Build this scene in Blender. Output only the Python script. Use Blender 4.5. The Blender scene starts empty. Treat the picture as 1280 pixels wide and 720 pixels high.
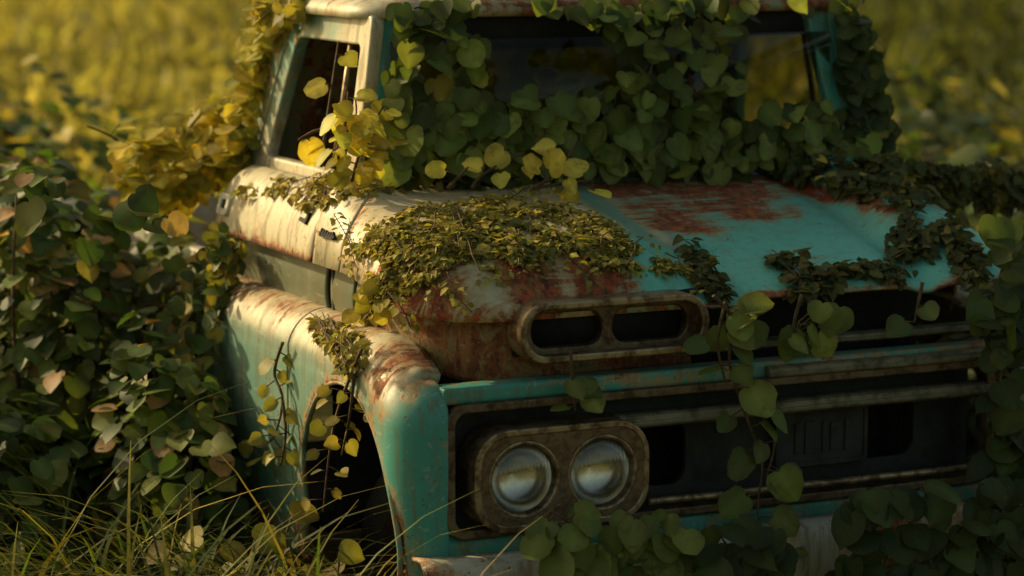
import bpy, bmesh, math, random
import numpy as np
from mathutils import Vector, Matrix, noise as mnoise
from mathutils.bvhtree import BVHTree
random.seed(7); R = random.random; U = random.uniform
sc = bpy.context.scene; COL = sc.collection
def sm(a, b, x):
    t = max(0.0, min(1.0, (x-a)/(b-a))) if a != b else float(x > a)
    return t*t*(3-2*t)
def lerp(a, b, t): return a+(b-a)*t
def nz(x, y, z, s=1.0, o=0): return mnoise.noise(Vector((x*s+o, y*s-o*.7, z*s+o*.3)))

# ------------------------------------------------------------------ camera
F, PSI, TH = 3300.0, math.radians(25.3), math.atan(480/3300)
D = Vector((math.sin(PSI)*math.cos(TH), math.cos(PSI)*math.cos(TH), -math.sin(TH)))
RT = Vector((math.cos(PSI), -math.sin(PSI), 0)); UP = RT.cross(D)
def ray(px, py): return D+RT*((px-640)/F)+UP*((360-py)/F)
CAM = Vector((0, 0, .78))-7.3*ray(905, 530)
cam = bpy.data.cameras.new('camera'); co = bpy.data.objects.new('camera', cam); COL.objects.link(co)
m = Matrix((RT, UP, -D)).transposed().to_4x4(); m.translation = CAM; co.matrix_world = m
cam.sensor_width = 36; cam.lens = 36*F/1280; cam.clip_end = 600; cam.clip_start = .1
cam.dof.use_dof = True; cam.dof.focus_distance = 7.15; cam.dof.aperture_fstop = 1.8
sc.camera = co

# ------------------------------------------------------------------ materials
def newmat(name):
    m = bpy.data.materials.new(name); m.use_nodes = True
    nt = m.node_tree; nt.nodes.clear()
    out = nt.nodes.new('ShaderNodeOutputMaterial')
    return m, nt, out
def N(nt, t, **kw):
    n = nt.nodes.new(t)
    for k, v in kw.items():
        if k in n.inputs: n.inputs[k].default_value = v
        else: setattr(n, k, v)
    return n
def L(nt, a, b): nt.links.new(a, b)
def mixc(nt, fac, a, b, mode='MIX'):
    n = nt.nodes.new('ShaderNodeMix'); n.data_type = 'RGBA'; n.blend_type = mode
    for s, v in ((0, fac), (6, a), (7, b)):
        if hasattr(v, 'links') or hasattr(v, 'is_linked'): L(nt, v, n.inputs[s])
        else: n.inputs[s].default_value = v if s == 0 else (*v, 1)
    return n.outputs[2]
def mth(nt, op, a, b=0.0, c=0.0, clamp=False):
    n = nt.nodes.new('ShaderNodeMath'); n.operation = op; n.use_clamp = clamp
    for i, v in enumerate((a, b, c)):
        if hasattr(v, 'is_linked'): L(nt, v, n.inputs[i])
        else: n.inputs[i].default_value = v
    return n.outputs[0]
def noise_(nt, vec, scale, detail=6, rough=.6, dist=0.0):
    n = N(nt, 'ShaderNodeTexNoise'); n.inputs['Scale'].default_value = scale
    n.inputs['Detail'].default_value = detail; n.inputs['Roughness'].default_value = rough
    n.inputs['Distortion'].default_value = dist; L(nt, vec, n.inputs['Vector']); return n.outputs['Fac']
def ramp(nt, fac, lo, hi):
    n = N(nt, 'ShaderNodeMapRange'); n.interpolation_type = 'SMOOTHSTEP'
    n.inputs['From Min'].default_value = lo; n.inputs['From Max'].default_value = hi
    L(nt, fac, n.inputs['Value']); return n.outputs[0]
def scaled(nt, vec, s):
    n = N(nt, 'ShaderNodeMapping'); n.inputs['Scale'].default_value = s; L(nt, vec, n.inputs['Vector']); return n.outputs[0]

def paint_material(name, dirty=.7, teal=(.042, .265, .232), cream=(.52, .47, .33), rusty=(.25, .075, .030)):
    m, nt, out = newmat(name)
    pos = N(nt, 'ShaderNodeTexCoord').outputs['Object']
    ar = N(nt, 'ShaderNodeAttribute', attribute_name='rust').outputs['Fac']
    af = N(nt, 'ShaderNodeAttribute', attribute_name='fade').outputs['Fac']
    n1 = noise_(nt, pos, 7, 8, .68, .4)
    n2 = noise_(nt, pos, 38, 6, .7)
    ns = noise_(nt, scaled(nt, pos, (26, 26, 2.2)), 1.0, 5, .65)      # runs down the sides
    nl = noise_(nt, scaled(nt, pos, (3.2, 34, 9)), 1.0, 6, .7, 1.2)
    rr = mth(nt, 'ADD', ar, mth(nt, 'MULTIPLY', mth(nt, 'SUBTRACT', n1, .5), 1.3))
    rr = mth(nt, 'ADD', rr, mth(nt, 'MULTIPLY', mth(nt, 'SUBTRACT', n2, .5), .55))
    rr = mth(nt, 'ADD', rr, mth(nt, 'MULTIPLY', mth(nt, 'SUBTRACT', nl, .5), 1.1))
    rmask = ramp(nt, rr, .44, .60)
    halo = ramp(nt, rr, .22, .50)
    fd = mth(nt, 'ADD', af, mth(nt, 'MULTIPLY', mth(nt, 'SUBTRACT', n1, .5), .5))
    fd = mth(nt, 'ADD', mth(nt, 'MULTIPLY', fd, 1.15), -.1, clamp=True)
    mid = tuple(.50*t+.24*c_ for t, c_ in zip(teal, cream))
    paint = mixc(nt, ramp(nt, fd, .0, .5), teal, mid); paint = mixc(nt, ramp(nt, fd, .5, 1.0), paint, cream)
    dirt = ramp(nt, ns, .46, .66)
    paint = mixc(nt, mth(nt, 'MULTIPLY', dirt, dirty), paint, (.13, .10, .04))
    paint = mixc(nt, mth(nt, 'MULTIPLY', ramp(nt, n2, .5, .75), .25), paint, (.16, .15, .08))
    paint = mixc(nt, mth(nt, 'MULTIPLY', halo, .75), paint, (.34, .20, .075))
    rust = mixc(nt, ramp(nt, n2, .35, .65), (.055, .022, .015), rusty)
    rust = mixc(nt, ramp(nt, ns, .45, .7), rust, (.33, .15, .05))
    c = mixc(nt, rmask, paint, rust)
    n3 = noise_(nt, pos, 62, 4, .6)
    chip = mth(nt, 'MULTIPLY', ramp(nt, n3, .625, .655), ramp(nt, n1, .42, .58))
    c = mixc(nt, mth(nt, 'MULTIPLY', chip, .85), c, (.10, .042, .022))
    scr = ramp(nt, noise_(nt, scaled(nt, pos, (70, 9, 60)), 1.0, 3, .5, .3), .62, .68)
    c = mixc(nt, mth(nt, 'MULTIPLY', scr, .30), c, (.42, .40, .30))
    b = N(nt, 'ShaderNodeBsdfPrincipled'); L(nt, c, b.inputs['Base Color'])
    rg = mth(nt, 'ADD', mth(nt, 'MULTIPLY', rmask, .4), mth(nt, 'ADD', .36, mth(nt, 'MULTIPLY', n2, .22)))
    L(nt, rg, b.inputs['Roughness']); b.inputs['Specular IOR Level'].default_value = .45
    bp = N(nt, 'ShaderNodeBump'); bp.inputs['Strength'].default_value = .35; bp.inputs['Distance'].default_value = .006
    n5 = noise_(nt, pos, 4.5, 2, .5)
    h = mth(nt, 'ADD', mth(nt, 'MULTIPLY', n5, 3.0), mth(nt, 'MULTIPLY', chip, -.4)); h = mth(nt, 'ADD', h, mth(nt, 'MULTIPLY', rmask, mth(nt, 'MULTIPLY', n2, 1.0))); h = mth(nt, 'ADD', h, mth(nt, 'MULTIPLY', n1, .25))
    L(nt, h, bp.inputs['Height']); L(nt, bp.outputs[0], b.inputs['Normal'])
    L(nt, b.outputs[0], out.inputs[0]); return m
def plain(name, col, rough=.6, metal=0.0, var=.5, scale=14, col2=None, bump=.2):
    m, nt, out = newmat(name)
    pos = N(nt, 'ShaderNodeTexCoord').outputs['Object']
    n1 = noise_(nt, pos, scale, 7, .7, .3)
    c = mixc(nt, ramp(nt, n1, .40, .64), col, col2 or tuple(v*(1-var) for v in col))
    b = N(nt, 'ShaderNodeBsdfPrincipled'); L(nt, c, b.inputs['Base Color'])
    b.inputs['Metallic'].default_value = metal
    L(nt, mth(nt, 'ADD', rough-.12, mth(nt, 'MULTIPLY', n1, .3)), b.inputs['Roughness'])
    if bump:
        bp = N(nt, 'ShaderNodeBump'); bp.inputs['Strength'].default_value = bump; bp.inputs['Distance'].default_value = .004
        L(nt, n1, bp.inputs['Height']); L(nt, bp.outputs[0], b.inputs['Normal'])
    L(nt, b.outputs[0], out.inputs[0]); return m
def leaf_material(name, trans=.45, rough=.5, spec=.35):
    m, nt, out = newmat(name)
    a = N(nt, 'ShaderNodeAttribute', attribute_name='tint').outputs['Color']
    pos = N(nt, 'ShaderNodeTexCoord').outputs['Object']
    n1 = noise_(nt, pos, 30, 4, .6)
    c = mixc(nt, mth(nt, 'MULTIPLY', ramp(nt, n1, .45, .75), .5), a, (.10, .075, .02))
    b = N(nt, 'ShaderNodeBsdfPrincipled'); L(nt, c, b.inputs['Base Color'])
    b.inputs['Roughness'].default_value = rough; b.inputs['Specular IOR Level'].default_value = spec
    t = N(nt, 'ShaderNodeBsdfTranslucent')
    L(nt, mixc(nt, 1.0, c, (1.7, 1.6, .55), 'MULTIPLY'), t.inputs['Color'])
    mx = N(nt, 'ShaderNodeMixShader'); mx.inputs[0].default_value = trans
    L(nt, b.outputs[0], mx.inputs[1]); L(nt, t.outputs[0], mx.inputs[2]); L(nt, mx.outputs[0], out.inputs[0]); return m
M = dict(
    paint=paint_material('weathered_teal_paint'),
    chrome=plain('tarnished_chrome', (.34, .27, .17), .42, .75, scale=22, col2=(.10, .06, .03)),
    dchrome=plain('blackened_chrome', (.15, .115, .07), .5, .6, scale=22, col2=(.05, .03, .016)),
    bezel=plain('brown_lamp_surround', (.17, .12, .07), .5, .5, scale=45, col2=(.09, .055, .03)),
    bar=plain('dirty_grille_metal', (.20, .19, .13), .55, .5, scale=18, col2=(.075, .07, .04)),
    dark=plain('dark_recess', (.006, .006, .005), .8, scale=10),
    panel=plain('grille_backing', (.022, .028, .026), .75, scale=9),
    rubber=plain('old_rubber', (.008, .008, .007), .95, scale=25),
    rim=plain('rusted_wheel_steel', (.05, .025, .014), .8, .2, scale=20),
    hood=paint_material('sky_sheen_hood_paint', dirty=.22, teal=(.13, .50, .43), cream=(.55, .47, .31), rusty=(.36, .075, .032)),  # hood teal lightened to put the sky's reflection into the paint
    band_paint=paint_material('dark_band_paint', teal=(.07, .095, .055), cream=(.26, .28, .18)),  # darker, duller paint for the recessed bands
    white=paint_material('chipped_white_paint', teal=(.42, .43, .38), cream=(.68, .66, .55)),
    seat=plain('torn_vinyl', (.025, .02, .014), .8, scale=12),
    silver=plain('lamp_reflector', (.78, .78, .74), .22, 1.0, var=.2, bump=0),
    leaf=leaf_material('vine_leaf'), dry=leaf_material('creeper_leaf', .28, .7, .2),
    grass=leaf_material('grass_blade', .40, .6, .25),
    stem=plain('vine_stem', (.10, .065, .03), .8, scale=40),
    wood=plain('bed_planks', (.09, .065, .035), .85, scale=14))
def glass_mat(name, tint, gloss, rough):
    m, nt, out = newmat(name)
    t = N(nt, 'ShaderNodeBsdfTransparent'); t.inputs[0].default_value = (*tint, 1)
    g = N(nt, 'ShaderNodeBsdfGlossy'); g.inputs['Roughness'].default_value = rough
    fr = N(nt, 'ShaderNodeFresnel'); fr.inputs[0].default_value = 1.5
    mx = N(nt, 'ShaderNodeMixShader'); L(nt, mth(nt, 'ADD', mth(nt, 'MULTIPLY', fr.outputs[0], gloss), .02), mx.inputs[0])
    L(nt, t.outputs[0], mx.inputs[1]); L(nt, g.outputs[0], mx.inputs[2]); L(nt, mx.outputs[0], out.inputs[0]); return m
M['lens'] = glass_mat('lamp_glass', (.92, .93, .90), 2.2, .05)
_nt = M['lens'].node_tree; _w = N(_nt, 'ShaderNodeTexWave'); _w.inputs['Scale'].default_value = 28; _w.inputs['Distortion'].default_value = .6
L(_nt, N(_nt, 'ShaderNodeTexCoord').outputs['Object'], _w.inputs['Vector'])
_b = N(_nt, 'ShaderNodeBump'); _b.inputs['Strength'].default_value = .25; _b.inputs['Distance'].default_value = .003; L(_nt, _w.outputs['Fac'], _b.inputs['Height'])
L(_nt, _b.outputs[0], [n for n in _nt.nodes if n.type == 'BSDF_GLOSSY'][0].inputs['Normal'])
M['glass'] = glass_mat('dusty_glass', (.62, .60, .45), .35, .12)

M['rearglass'] = glass_mat('grimy_rear_glass', (.42, .47, .26), .3, .2)
# ------------------------------------------------------------------ object helpers
def link(name, me, mat, parent=None, smooth=True):
    o = bpy.data.objects.new(name, me); COL.objects.link(o)
    if mat: me.materials.append(mat)
    if smooth and len(me.polygons): me.polygons.foreach_set('use_smooth', [True]*len(me.polygons))
    if parent: o.parent = parent
    return o
def meshobj(name, vs, fs, mat, parent=None, smooth=True):
    me = bpy.data.meshes.new(name); me.from_pydata([tuple(v) for v in vs], [], fs); me.update()
    return link(name, me, mat, parent, smooth)
def attrs(o, fn):
    """rust and fade per vertex, from where the vertex sits on the truck"""
    me = o.data
    a = me.attributes.new('rust', 'FLOAT', 'POINT'); b = me.attributes.new('fade', 'FLOAT', 'POINT')
    rv, fv = [], []
    for v in me.vertices:
        r, f = fn(v.co, v.normal); rv.append(r); fv.append(f)
    a.data.foreach_set('value', rv); b.data.foreach_set('value', fv); return o
def root(name, label, cat, loc=(0, 0, 0), group=None):
    o = bpy.data.objects.new(name, None); COL.objects.link(o); o.location = loc
    o['label'] = label; o['category'] = cat
    if group: o['group'] = group
    return o
def bevel_mod(o, w=.006, seg=2):
    md = o.modifiers.new('bevel', 'BEVEL'); md.width = w; md.segments = seg; md.limit_method = 'ANGLE'; return o
def solid(o, t, off=-1):
    md = o.modifiers.new('solid', 'SOLIDIFY'); md.thickness = t; md.offset = off; return o
def box(name, lo, hi, mat, parent, bev=.006, seg=2, cuts=0, smooth=True):
    bm = bmesh.new(); bmesh.ops.create_cube(bm, size=1)
    for v in bm.verts:
        v.co = Vector([lerp(lo[i], hi[i], v.co[i]+.5) for i in range(3)])
    if cuts: bmesh.ops.subdivide_edges(bm, edges=bm.edges[:], cuts=cuts, use_grid_fill=True)
    if bev and not cuts: bmesh.ops.bevel(bm, geom=bm.edges[:], offset=bev, segments=seg, affect='EDGES', profile=.7)
    me = bpy.data.meshes.new(name); bm.to_mesh(me); bm.free()
    return link(name, me, mat, parent, smooth)
def plate(name, loops, ext, bev, mtx, mat, parent, res=2):
    cu = bpy.data.curves.new('c', 'CURVE'); cu.dimensions = '2D'; cu.fill_mode = 'BOTH'
    cu.extrude = ext; cu.bevel_depth = bev; cu.bevel_resolution = res
    for lp in loops:
        s = cu.splines.new('POLY'); s.points.add(len(lp)-1); s.use_cyclic_u = True
        for p, (u, v) in zip(s.points, lp): p.co = (u, v, 0, 1)
    t = bpy.data.objects.new('c', cu); COL.objects.link(t)
    dg = bpy.context.evaluated_depsgraph_get()
    me = bpy.data.meshes.new_from_object(t.evaluated_get(dg)); bpy.data.objects.remove(t); bpy.data.curves.remove(cu)
    me.name = name; me.materials.clear(); me.transform(mtx); me.update()
    bm = bmesh.new(); bm.from_mesh(me); bmesh.ops.remove_doubles(bm, verts=bm.verts[:], dist=1e-5); bmesh.ops.recalc_face_normals(bm, faces=bm.faces[:]); bm.to_mesh(me); bm.free()
    o = link(name, me, mat, parent, False)
    for p in me.polygons: p.use_smooth = len(p.vertices) == 4
    return o
def rrect(cx, cz, w, h, r, n=8):
    pts = []
    for k, (sx, sz) in enumerate(((1, 1), (-1, 1), (-1, -1), (1, -1))):
        for i in range(n+1):
            a = math.pi/2*(k+i/n)
            pts.append((cx+sx*(w/2-r)+r*math.cos(a), cz+sz*(h/2-r)+r*math.sin(a)))
    return pts
def circ(cx, cz, r, n=40): return [(cx+r*math.cos(2*math.pi*i/n), cz+r*math.sin(2*math.pi*i/n)) for i in range(n)]
XZ = Matrix(((1, 0, 0, 0), (0, 0, -1, 0), (0, 1, 0, 0), (0, 0, 0, 1)))       # (u,v,w) -> (x=u, z=v, y=-w)
def front(y): return Matrix.Translation((0, y, 0)) @ XZ
def tube(vs, fs, pts, rad, n=6, cap=True):
    base = len(vs); k = len(pts)
    for i, p in enumerate(pts):
        t = (pts[min(i+1, k-1)]-pts[max(i-1, 0)]).normalized() if k > 1 else Vector((0, 0, 1))
        a = t.cross(Vector((0, 0, 1)) if abs(t.z) < .9 else Vector((1, 0, 0))).normalized(); b = t.cross(a)
        r = rad(i/(k-1)) if callable(rad) else rad
        for j in range(n):
            q = 2*math.pi*j/n; vs.append(p+a*(r*math.cos(q))+b*(r*math.sin(q)))
    for i in range(k-1):
        for j in range(n):
            fs.append((base+i*n+j, base+i*n+(j+1) % n, base+(i+1)*n+(j+1) % n, base+(i+1)*n+j))
    if cap:
        fs.append(tuple(base+j for j in reversed(range(n)))); fs.append(tuple(base+(k-1)*n+j for j in range(n)))
def lathe(name, prof, n, mtx, mat, parent):
    vs, fs = [], []
    for (r, h) in prof:
        for j in range(n):
            a = 2*math.pi*j/n; vs.append(mtx @ Vector((r*math.cos(a), r*math.sin(a), h)))
    for i in range(len(prof)-1):
        for j in range(n): fs.append((i*n+j, i*n+(j+1) % n, (i+1)*n+(j+1) % n, (i+1)*n+j))
    return meshobj(name, vs, fs, mat, parent)

# ================================================================== the truck
TR = root('pickup_truck', 'abandoned rusty teal pickup truck overgrown with climbing vines', 'pickup truck')
WL, WR = -.92, 1.05
def lipz(y): return lerp(1.112, 1.19, sm(-.02, .55, y))
def yfront(x):
    if x > 0: return -.01+.10*sm(.90, 1.05, x)
    a = abs(x); return -.01+(.25*(1-math.sqrt(max(0, 1-(min(a-.64, .28)/.28)**2))) if a > .64 else 0)
def yrear(x):
    a = abs(x if x < 0 else x-.07); return .82-.27*sm(.55, .92, a)
def ztop(x, y):
    t = max(0, y+.01)/.86
    z = 1.128+.252*t**.72
    pod = sm(-.02, -.26, x)*.085*(1-sm(.25, .85, y)*.8)                       # raised left pod
    if x > 0: pod += .05*sm(.62, .76, x)*(1-sm(.3, .85, y)*.6)*sm(-.02, .30, y)-.018*math.exp(-((x-.66)/.05)**2)
    return z+pod+.05*sm(.45, .8, y)*sm(.6, .8, abs(x))
def hoodz(x, y):
    wr = lerp(.20, .13, sm(.3, .76, y))
    es = min(x-WL, WR-x); ef = y-yfront(x)
    ef = ef if x < .05 else ef+.2
    e1 = min(1, max(0, es)/wr); e2 = min(1, max(0, ef)/.17)
    q = math.sqrt(max(0, 1-(1-e1)**2))*math.sqrt(max(0, 1-(1-e2)**2))
    lz = lipz(y); return lz+(ztop(x, y)-lz)*q
def shell(name, y0, y1, nx, ny, rustfn, mat=M['paint']):
    vs, fs = [], []
    for j in range(ny+1):
        for i in range(nx+1):
            s = i/nx; s = s-.04*math.sin(2*math.pi*s)*1.0                     # closer rows near both edges
            x = lerp(WL, WR, s); t = j/ny; t = t**1.35 if y0 is yfront else t
            y = lerp(y0(x), y1(x), t); vs.append((x, y, hoodz(x, y)))
    for j in range(ny):
        for i in range(nx):
            a = j*(nx+1)+i; fs.append((a, a+1, a+nx+2, a+nx+1))
    o = meshobj(name, vs, fs, mat, TR); attrs(o, rustfn); return solid(o, .014)
def hood_attr(p, n):
    x, y = p.x, p.y; r = .06; f = .12+.10*sm(-.05, .15, x)+.55*math.exp(-((x+.01)/.035)**2)*sm(.0, .2, y)  # fade also paints the centre sheen and the pod edge highlight
    f += 1.0*sm(.1, -.35, x)                                                  # the sunny side is bleached
    f -= 1.0*sm(.34, .12, y)*sm(-.42, -.26, x)+.25*sm(.3, .1, y)
    q = abs(nz(x, y, 0, 3.1))
    ridge = lerp(.60, .75, sm(.9, .33, y))                                    # big burnt patch on the rear of the hood
    inside = sm(-.16, .06, x)*sm(ridge+.05, ridge-.03, x)
    r = max(r, inside*sm(.36, .60, y+.30*q-.14*sm(.3, .7, x))*.60)
    r = max(r, .85*math.exp(-((x-ridge)/.045)**2)*sm(.20, .36, y))
    ef = y-yfront(x)
    r = max(r, sm(.28, .05, ef)*sm(-.16, -.32, x)*(.22+.75*abs(nz(x, y, 0, 5.3, 2))+.25*q))              # rusted nose of the pod
    r = max(r, .60*sm(.10, 0, x-WL)*sm(.9, .2, y)*.9)
    r = max(r, .70*sm(.05, .0, ef)*math.exp(-((x-.14)/.13)**2))
    r = max(r, .52*sm(.04, .0, ef))
    r = max(r, .36*sm(.06, .01, yrear(x)-y)*sm(-.1, -.5, x))
    return r, min(1, max(0, f))
shell('hood', yfront, lambda x: yrear(x)-.004, 150, 70, hood_attr, M['hood'])
shell('cowl', lambda x: yrear(x)+.004, lambda x: .862-.105*sm(.78, .86, abs(x-.035)), 110, 14, lambda p, n: (.18, .1+.9*sm(.1, -.4, p.x)))

# recessed side band under the overhanging hood lip (runs round the corner)
def contour(inset, y_end, n=60, right=False):
    pts = []
    W = .92-inset; rad = .25
    xs = W-.28+0*inset
    pts += [(-.06, .02+inset), (-.35, .01+inset)]
    for i in range(21):
        a = math.pi/2*i/20; pts.append((-(W-.28)-.28*math.sin(a), inset+.25-.26*math.cos(a)))
    for i in range(1, n+1): pts.append((-W, lerp(inset+.25, y_end, i/n)))
    return [(-p[0]+.07, p[1]) if right else p for p in pts]
def band(name, right, y0, y1, par):
    pts = [p for p in contour(.066, 1.74, 80, right) if y0 <= p[1] <= y1]
    vs, fs = [], []; nzv = 12
    for (x, y) in pts:
        top = lipz(y)+.005; bot = lerp(.93, 1.02, sm(.03, .35, y))
        for k in range(nzv+1):
            t = k/nzv; bul = .012*math.sin(math.pi*t)
            vs.append((x+(bul if right else -bul), y-bul*sm(.3, .1, y), lerp(top, bot, t)))
    for i in range(len(pts)-1):
        for k in range(nzv):
            a = i*(nzv+1)+k; fs.append((a, a+1, a+nzv+2, a+nzv+1))
    o = meshobj(name, vs, fs, M['band_paint'], par)
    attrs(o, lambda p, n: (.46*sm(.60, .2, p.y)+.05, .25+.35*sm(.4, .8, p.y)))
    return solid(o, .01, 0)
for rt in (False, True):
    band('hood_side', rt, -1 if not rt else .22, .553, TR)
    band('cowl_side', rt, .562, .757, TR)

# fenders: section rolled over a plan contour that turns the front corner
def side_x(z): return .985-.03*sm(.75, .35, z)-.012*sm(.9, 1.0, z)
def body_side(name, y0, y1, right, par, arch=False, corner=False, ztopfn=None, zlow=.34):
    cont = []
    if corner:
        cont += [(-.862, -.055, 0, -1), (-.867, -.056, 0, -1)]
        for i in range(15):
            a = math.pi/2*i/14; cont.append((-.872-.113*math.sin(a), .058-.115*math.cos(a), -math.sin(a), -math.cos(a)))
    ys = y0 if not corner else .058
    n = max(2, int((y1-ys)/.012))
    for i in range(1 if corner else 0, n+1): cont.append((-.985, lerp(ys, y1, i/n), -1, 0))
    vs, fs, par_ = [], [], []
    zs = [lerp(zlow, .88, i/46) for i in range(46)]
    for (x, y, nx_, ny_) in cont:
        zt = ztopfn(y); r = .10; row = []
        for z in zs:
            zz = zlow+(z-zlow)*(zt-r-zlow)/(.88-zlow); dx = .985-side_x(zz); row.append((x-nx_*dx, y-ny_*dx*.3, zz))
        for i in range(1, 13):
            a = math.pi/2*i/12
            row.append((x-nx_*(r*.9*(1-math.cos(a))+.012*math.sin(a)), y-ny_*(r*.9*(1-math.cos(a))), zt-r+r*math.sin(a)))
        for i in range(1, 4): row.append((x-nx_*(.102+.016*i), y-ny_*(.09+.02*i), zt-.002*i))
        vs += row
    k = len(row); nf = len(cont)
    keep = []
    AC = (.35, .52); AR = (.345, .395)
    def inside(v): return ((v[1]-AC[0])/AR[0])**2+(max(0, v[2]-AC[1])/AR[1])**2 < 1 and v[0] < -.9
    flag = [arch and inside(v) and i//k > 12 for i, v in enumerate(vs)]
    bset = set()
    for i in range(nf-1):
        for j in range(k-1):
            q = (i*k+j, (i+1)*k+j, (i+1)*k+j+1, i*k+j+1)
            s = sum(flag[v] for v in q)
            if s == 4: continue
            fs.append(q)
            if s: bset |= {v for v in q if flag[v]}
    vs = [Vector(v) for v in vs]
    for v in bset:                                                            # snap the cut onto the arch curve
        d = Vector(((vs[v].y-AC[0])/AR[0], max(0, vs[v].z-AC[1])/AR[1])); l = d.length
        if l > .2:
            d /= l; vs[v].y = AC[0]+d.x*AR[0]
            if vs[v].z > AC[1]: vs[v].z = AC[1]+d.y*AR[1]
    if right:
        for v in vs: v.x = -v.x+.07
        fs = [tuple(reversed(f)) for f in fs]
    used = sorted({v for f in fs for v in f}); mp = {v: i for i, v in enumerate(used)}
    o = meshobj(name, [vs[v] for v in used], [tuple(mp[v] for v in f) for f in fs], M['paint'], par)
    def at(p, nrm):
        y, z = p.y, p.z; zt = ztopfn(y); d = zt-z
        f = .42-.12*sm(.25, .6, d)+.58*sm(.14, .02, d); r = .06
        frontish = sm(.07, -.03, y); f = lerp(f, .06, frontish*sm(.02, .12, d)); f = lerp(f, .12, sm(.10, -.03, y)*.9)
        r = max(r, .62*math.exp(-((y-.13)/.10)**2)*sm(.24, .02, d), .40*sm(.10, .02, d))
        r = max(r, .45*math.exp(-((y-.42)/.14)**2)*sm(.30, .02, d))
        r = max(r, .45*sm(.1, 0, z-.40)); 
        if arch:
            l = math.hypot((y-AC[0])/AR[0], max(0, z-AC[1])/AR[1]); r = max(r, .48*sm(1.16, 1.0, l))
        if corner: r = max(r, .42*math.exp(-((y-.02)/.05)**2)*sm(.3, .6, d))
        return r, f
    attrs(o, at); solid(o, .012, -1 if not right else -1)
    if arch:                                                                  # rolled lip of the wheel opening
        v2, f2 = [], []
        pts = []
        for i in range(37):
            a = math.pi*i/36; y = AC[0]+AR[0]*math.cos(a); z = AC[1]+AR[1]*math.sin(a)
            pts.append(Vector((-side_x(z)-.004, y, z)))
        pts = [Vector((pts[0].x, pts[0].y, .36))]+pts+[Vector((pts[-1].x, pts[-1].y, .36))]
        if right: pts = [Vector((-p.x+.07, p.y, p.z)) for p in pts]
        tube(v2, f2, pts, .009, 8)
        lip = meshobj('arch_lip', v2, f2, M['paint'], o); attrs(lip, lambda p, n: (.36, .3+.6*sm(.75, .88, p.z)))  # paler fade at the top paints light on the lip
    return o
def ftop(y): return lerp(.955, 1.045, sm(-.05, .28, y))
FEN = []
for rt in (False, True): FEN.append(body_side('fender', -.06, .757, rt, TR, arch=True, corner=True, ztopfn=ftop))

# doors: lower body, recessed band, shoulder up to the window sill, window frame
ZS = 1.395
def shoulder(name, y0, y1, right, par):
    vs, fs = [], []; n = 16; m_ = max(2, int((y1-y0)/.03))
    for j in range(m_+1):
        y = lerp(y0, y1, j/m_); end = sm(1.56, 1.76, y)
        for i in range(n+1):
            a = math.pi/2*i/n
            x = .785+.135*math.sin(a)**.9; z = 1.19+(ZS-1.19)*math.cos(a)**1.15
            z = lerp(z, 1.19+(z-1.19)*.55, end); x -= .10*end*end
            vs.append((-x if not right else x+.07, y, z))
    for j in range(m_):
        for i in range(n):
            a = j*(n+1)+i; q = (a, a+n+1, a+n+2, a+1); fs.append(q if not right else tuple(reversed(q)))
    o = meshobj(name, vs, fs, M['paint'], par); attrs(o, lambda p, nn: (.14+.50*sm(1.24, 1.19, p.z), .95)); return solid(o, .012)
def cab_x(z): return .845-.075*(z-1.42)/.44                                   # cab leans in towards the roof
def skew(right):
    s = 1 if right else -1; c = .098
    # (u=y, v=z) -> cab side plane, w outwards
    k = .075/.44
    return Matrix(((0, -s*k, s, c+s*(.845+.075*1.42/.44)), (1, 0, 0, 0), (0, 1, 0, 0), (0, 0, 0, 1)))
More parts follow.
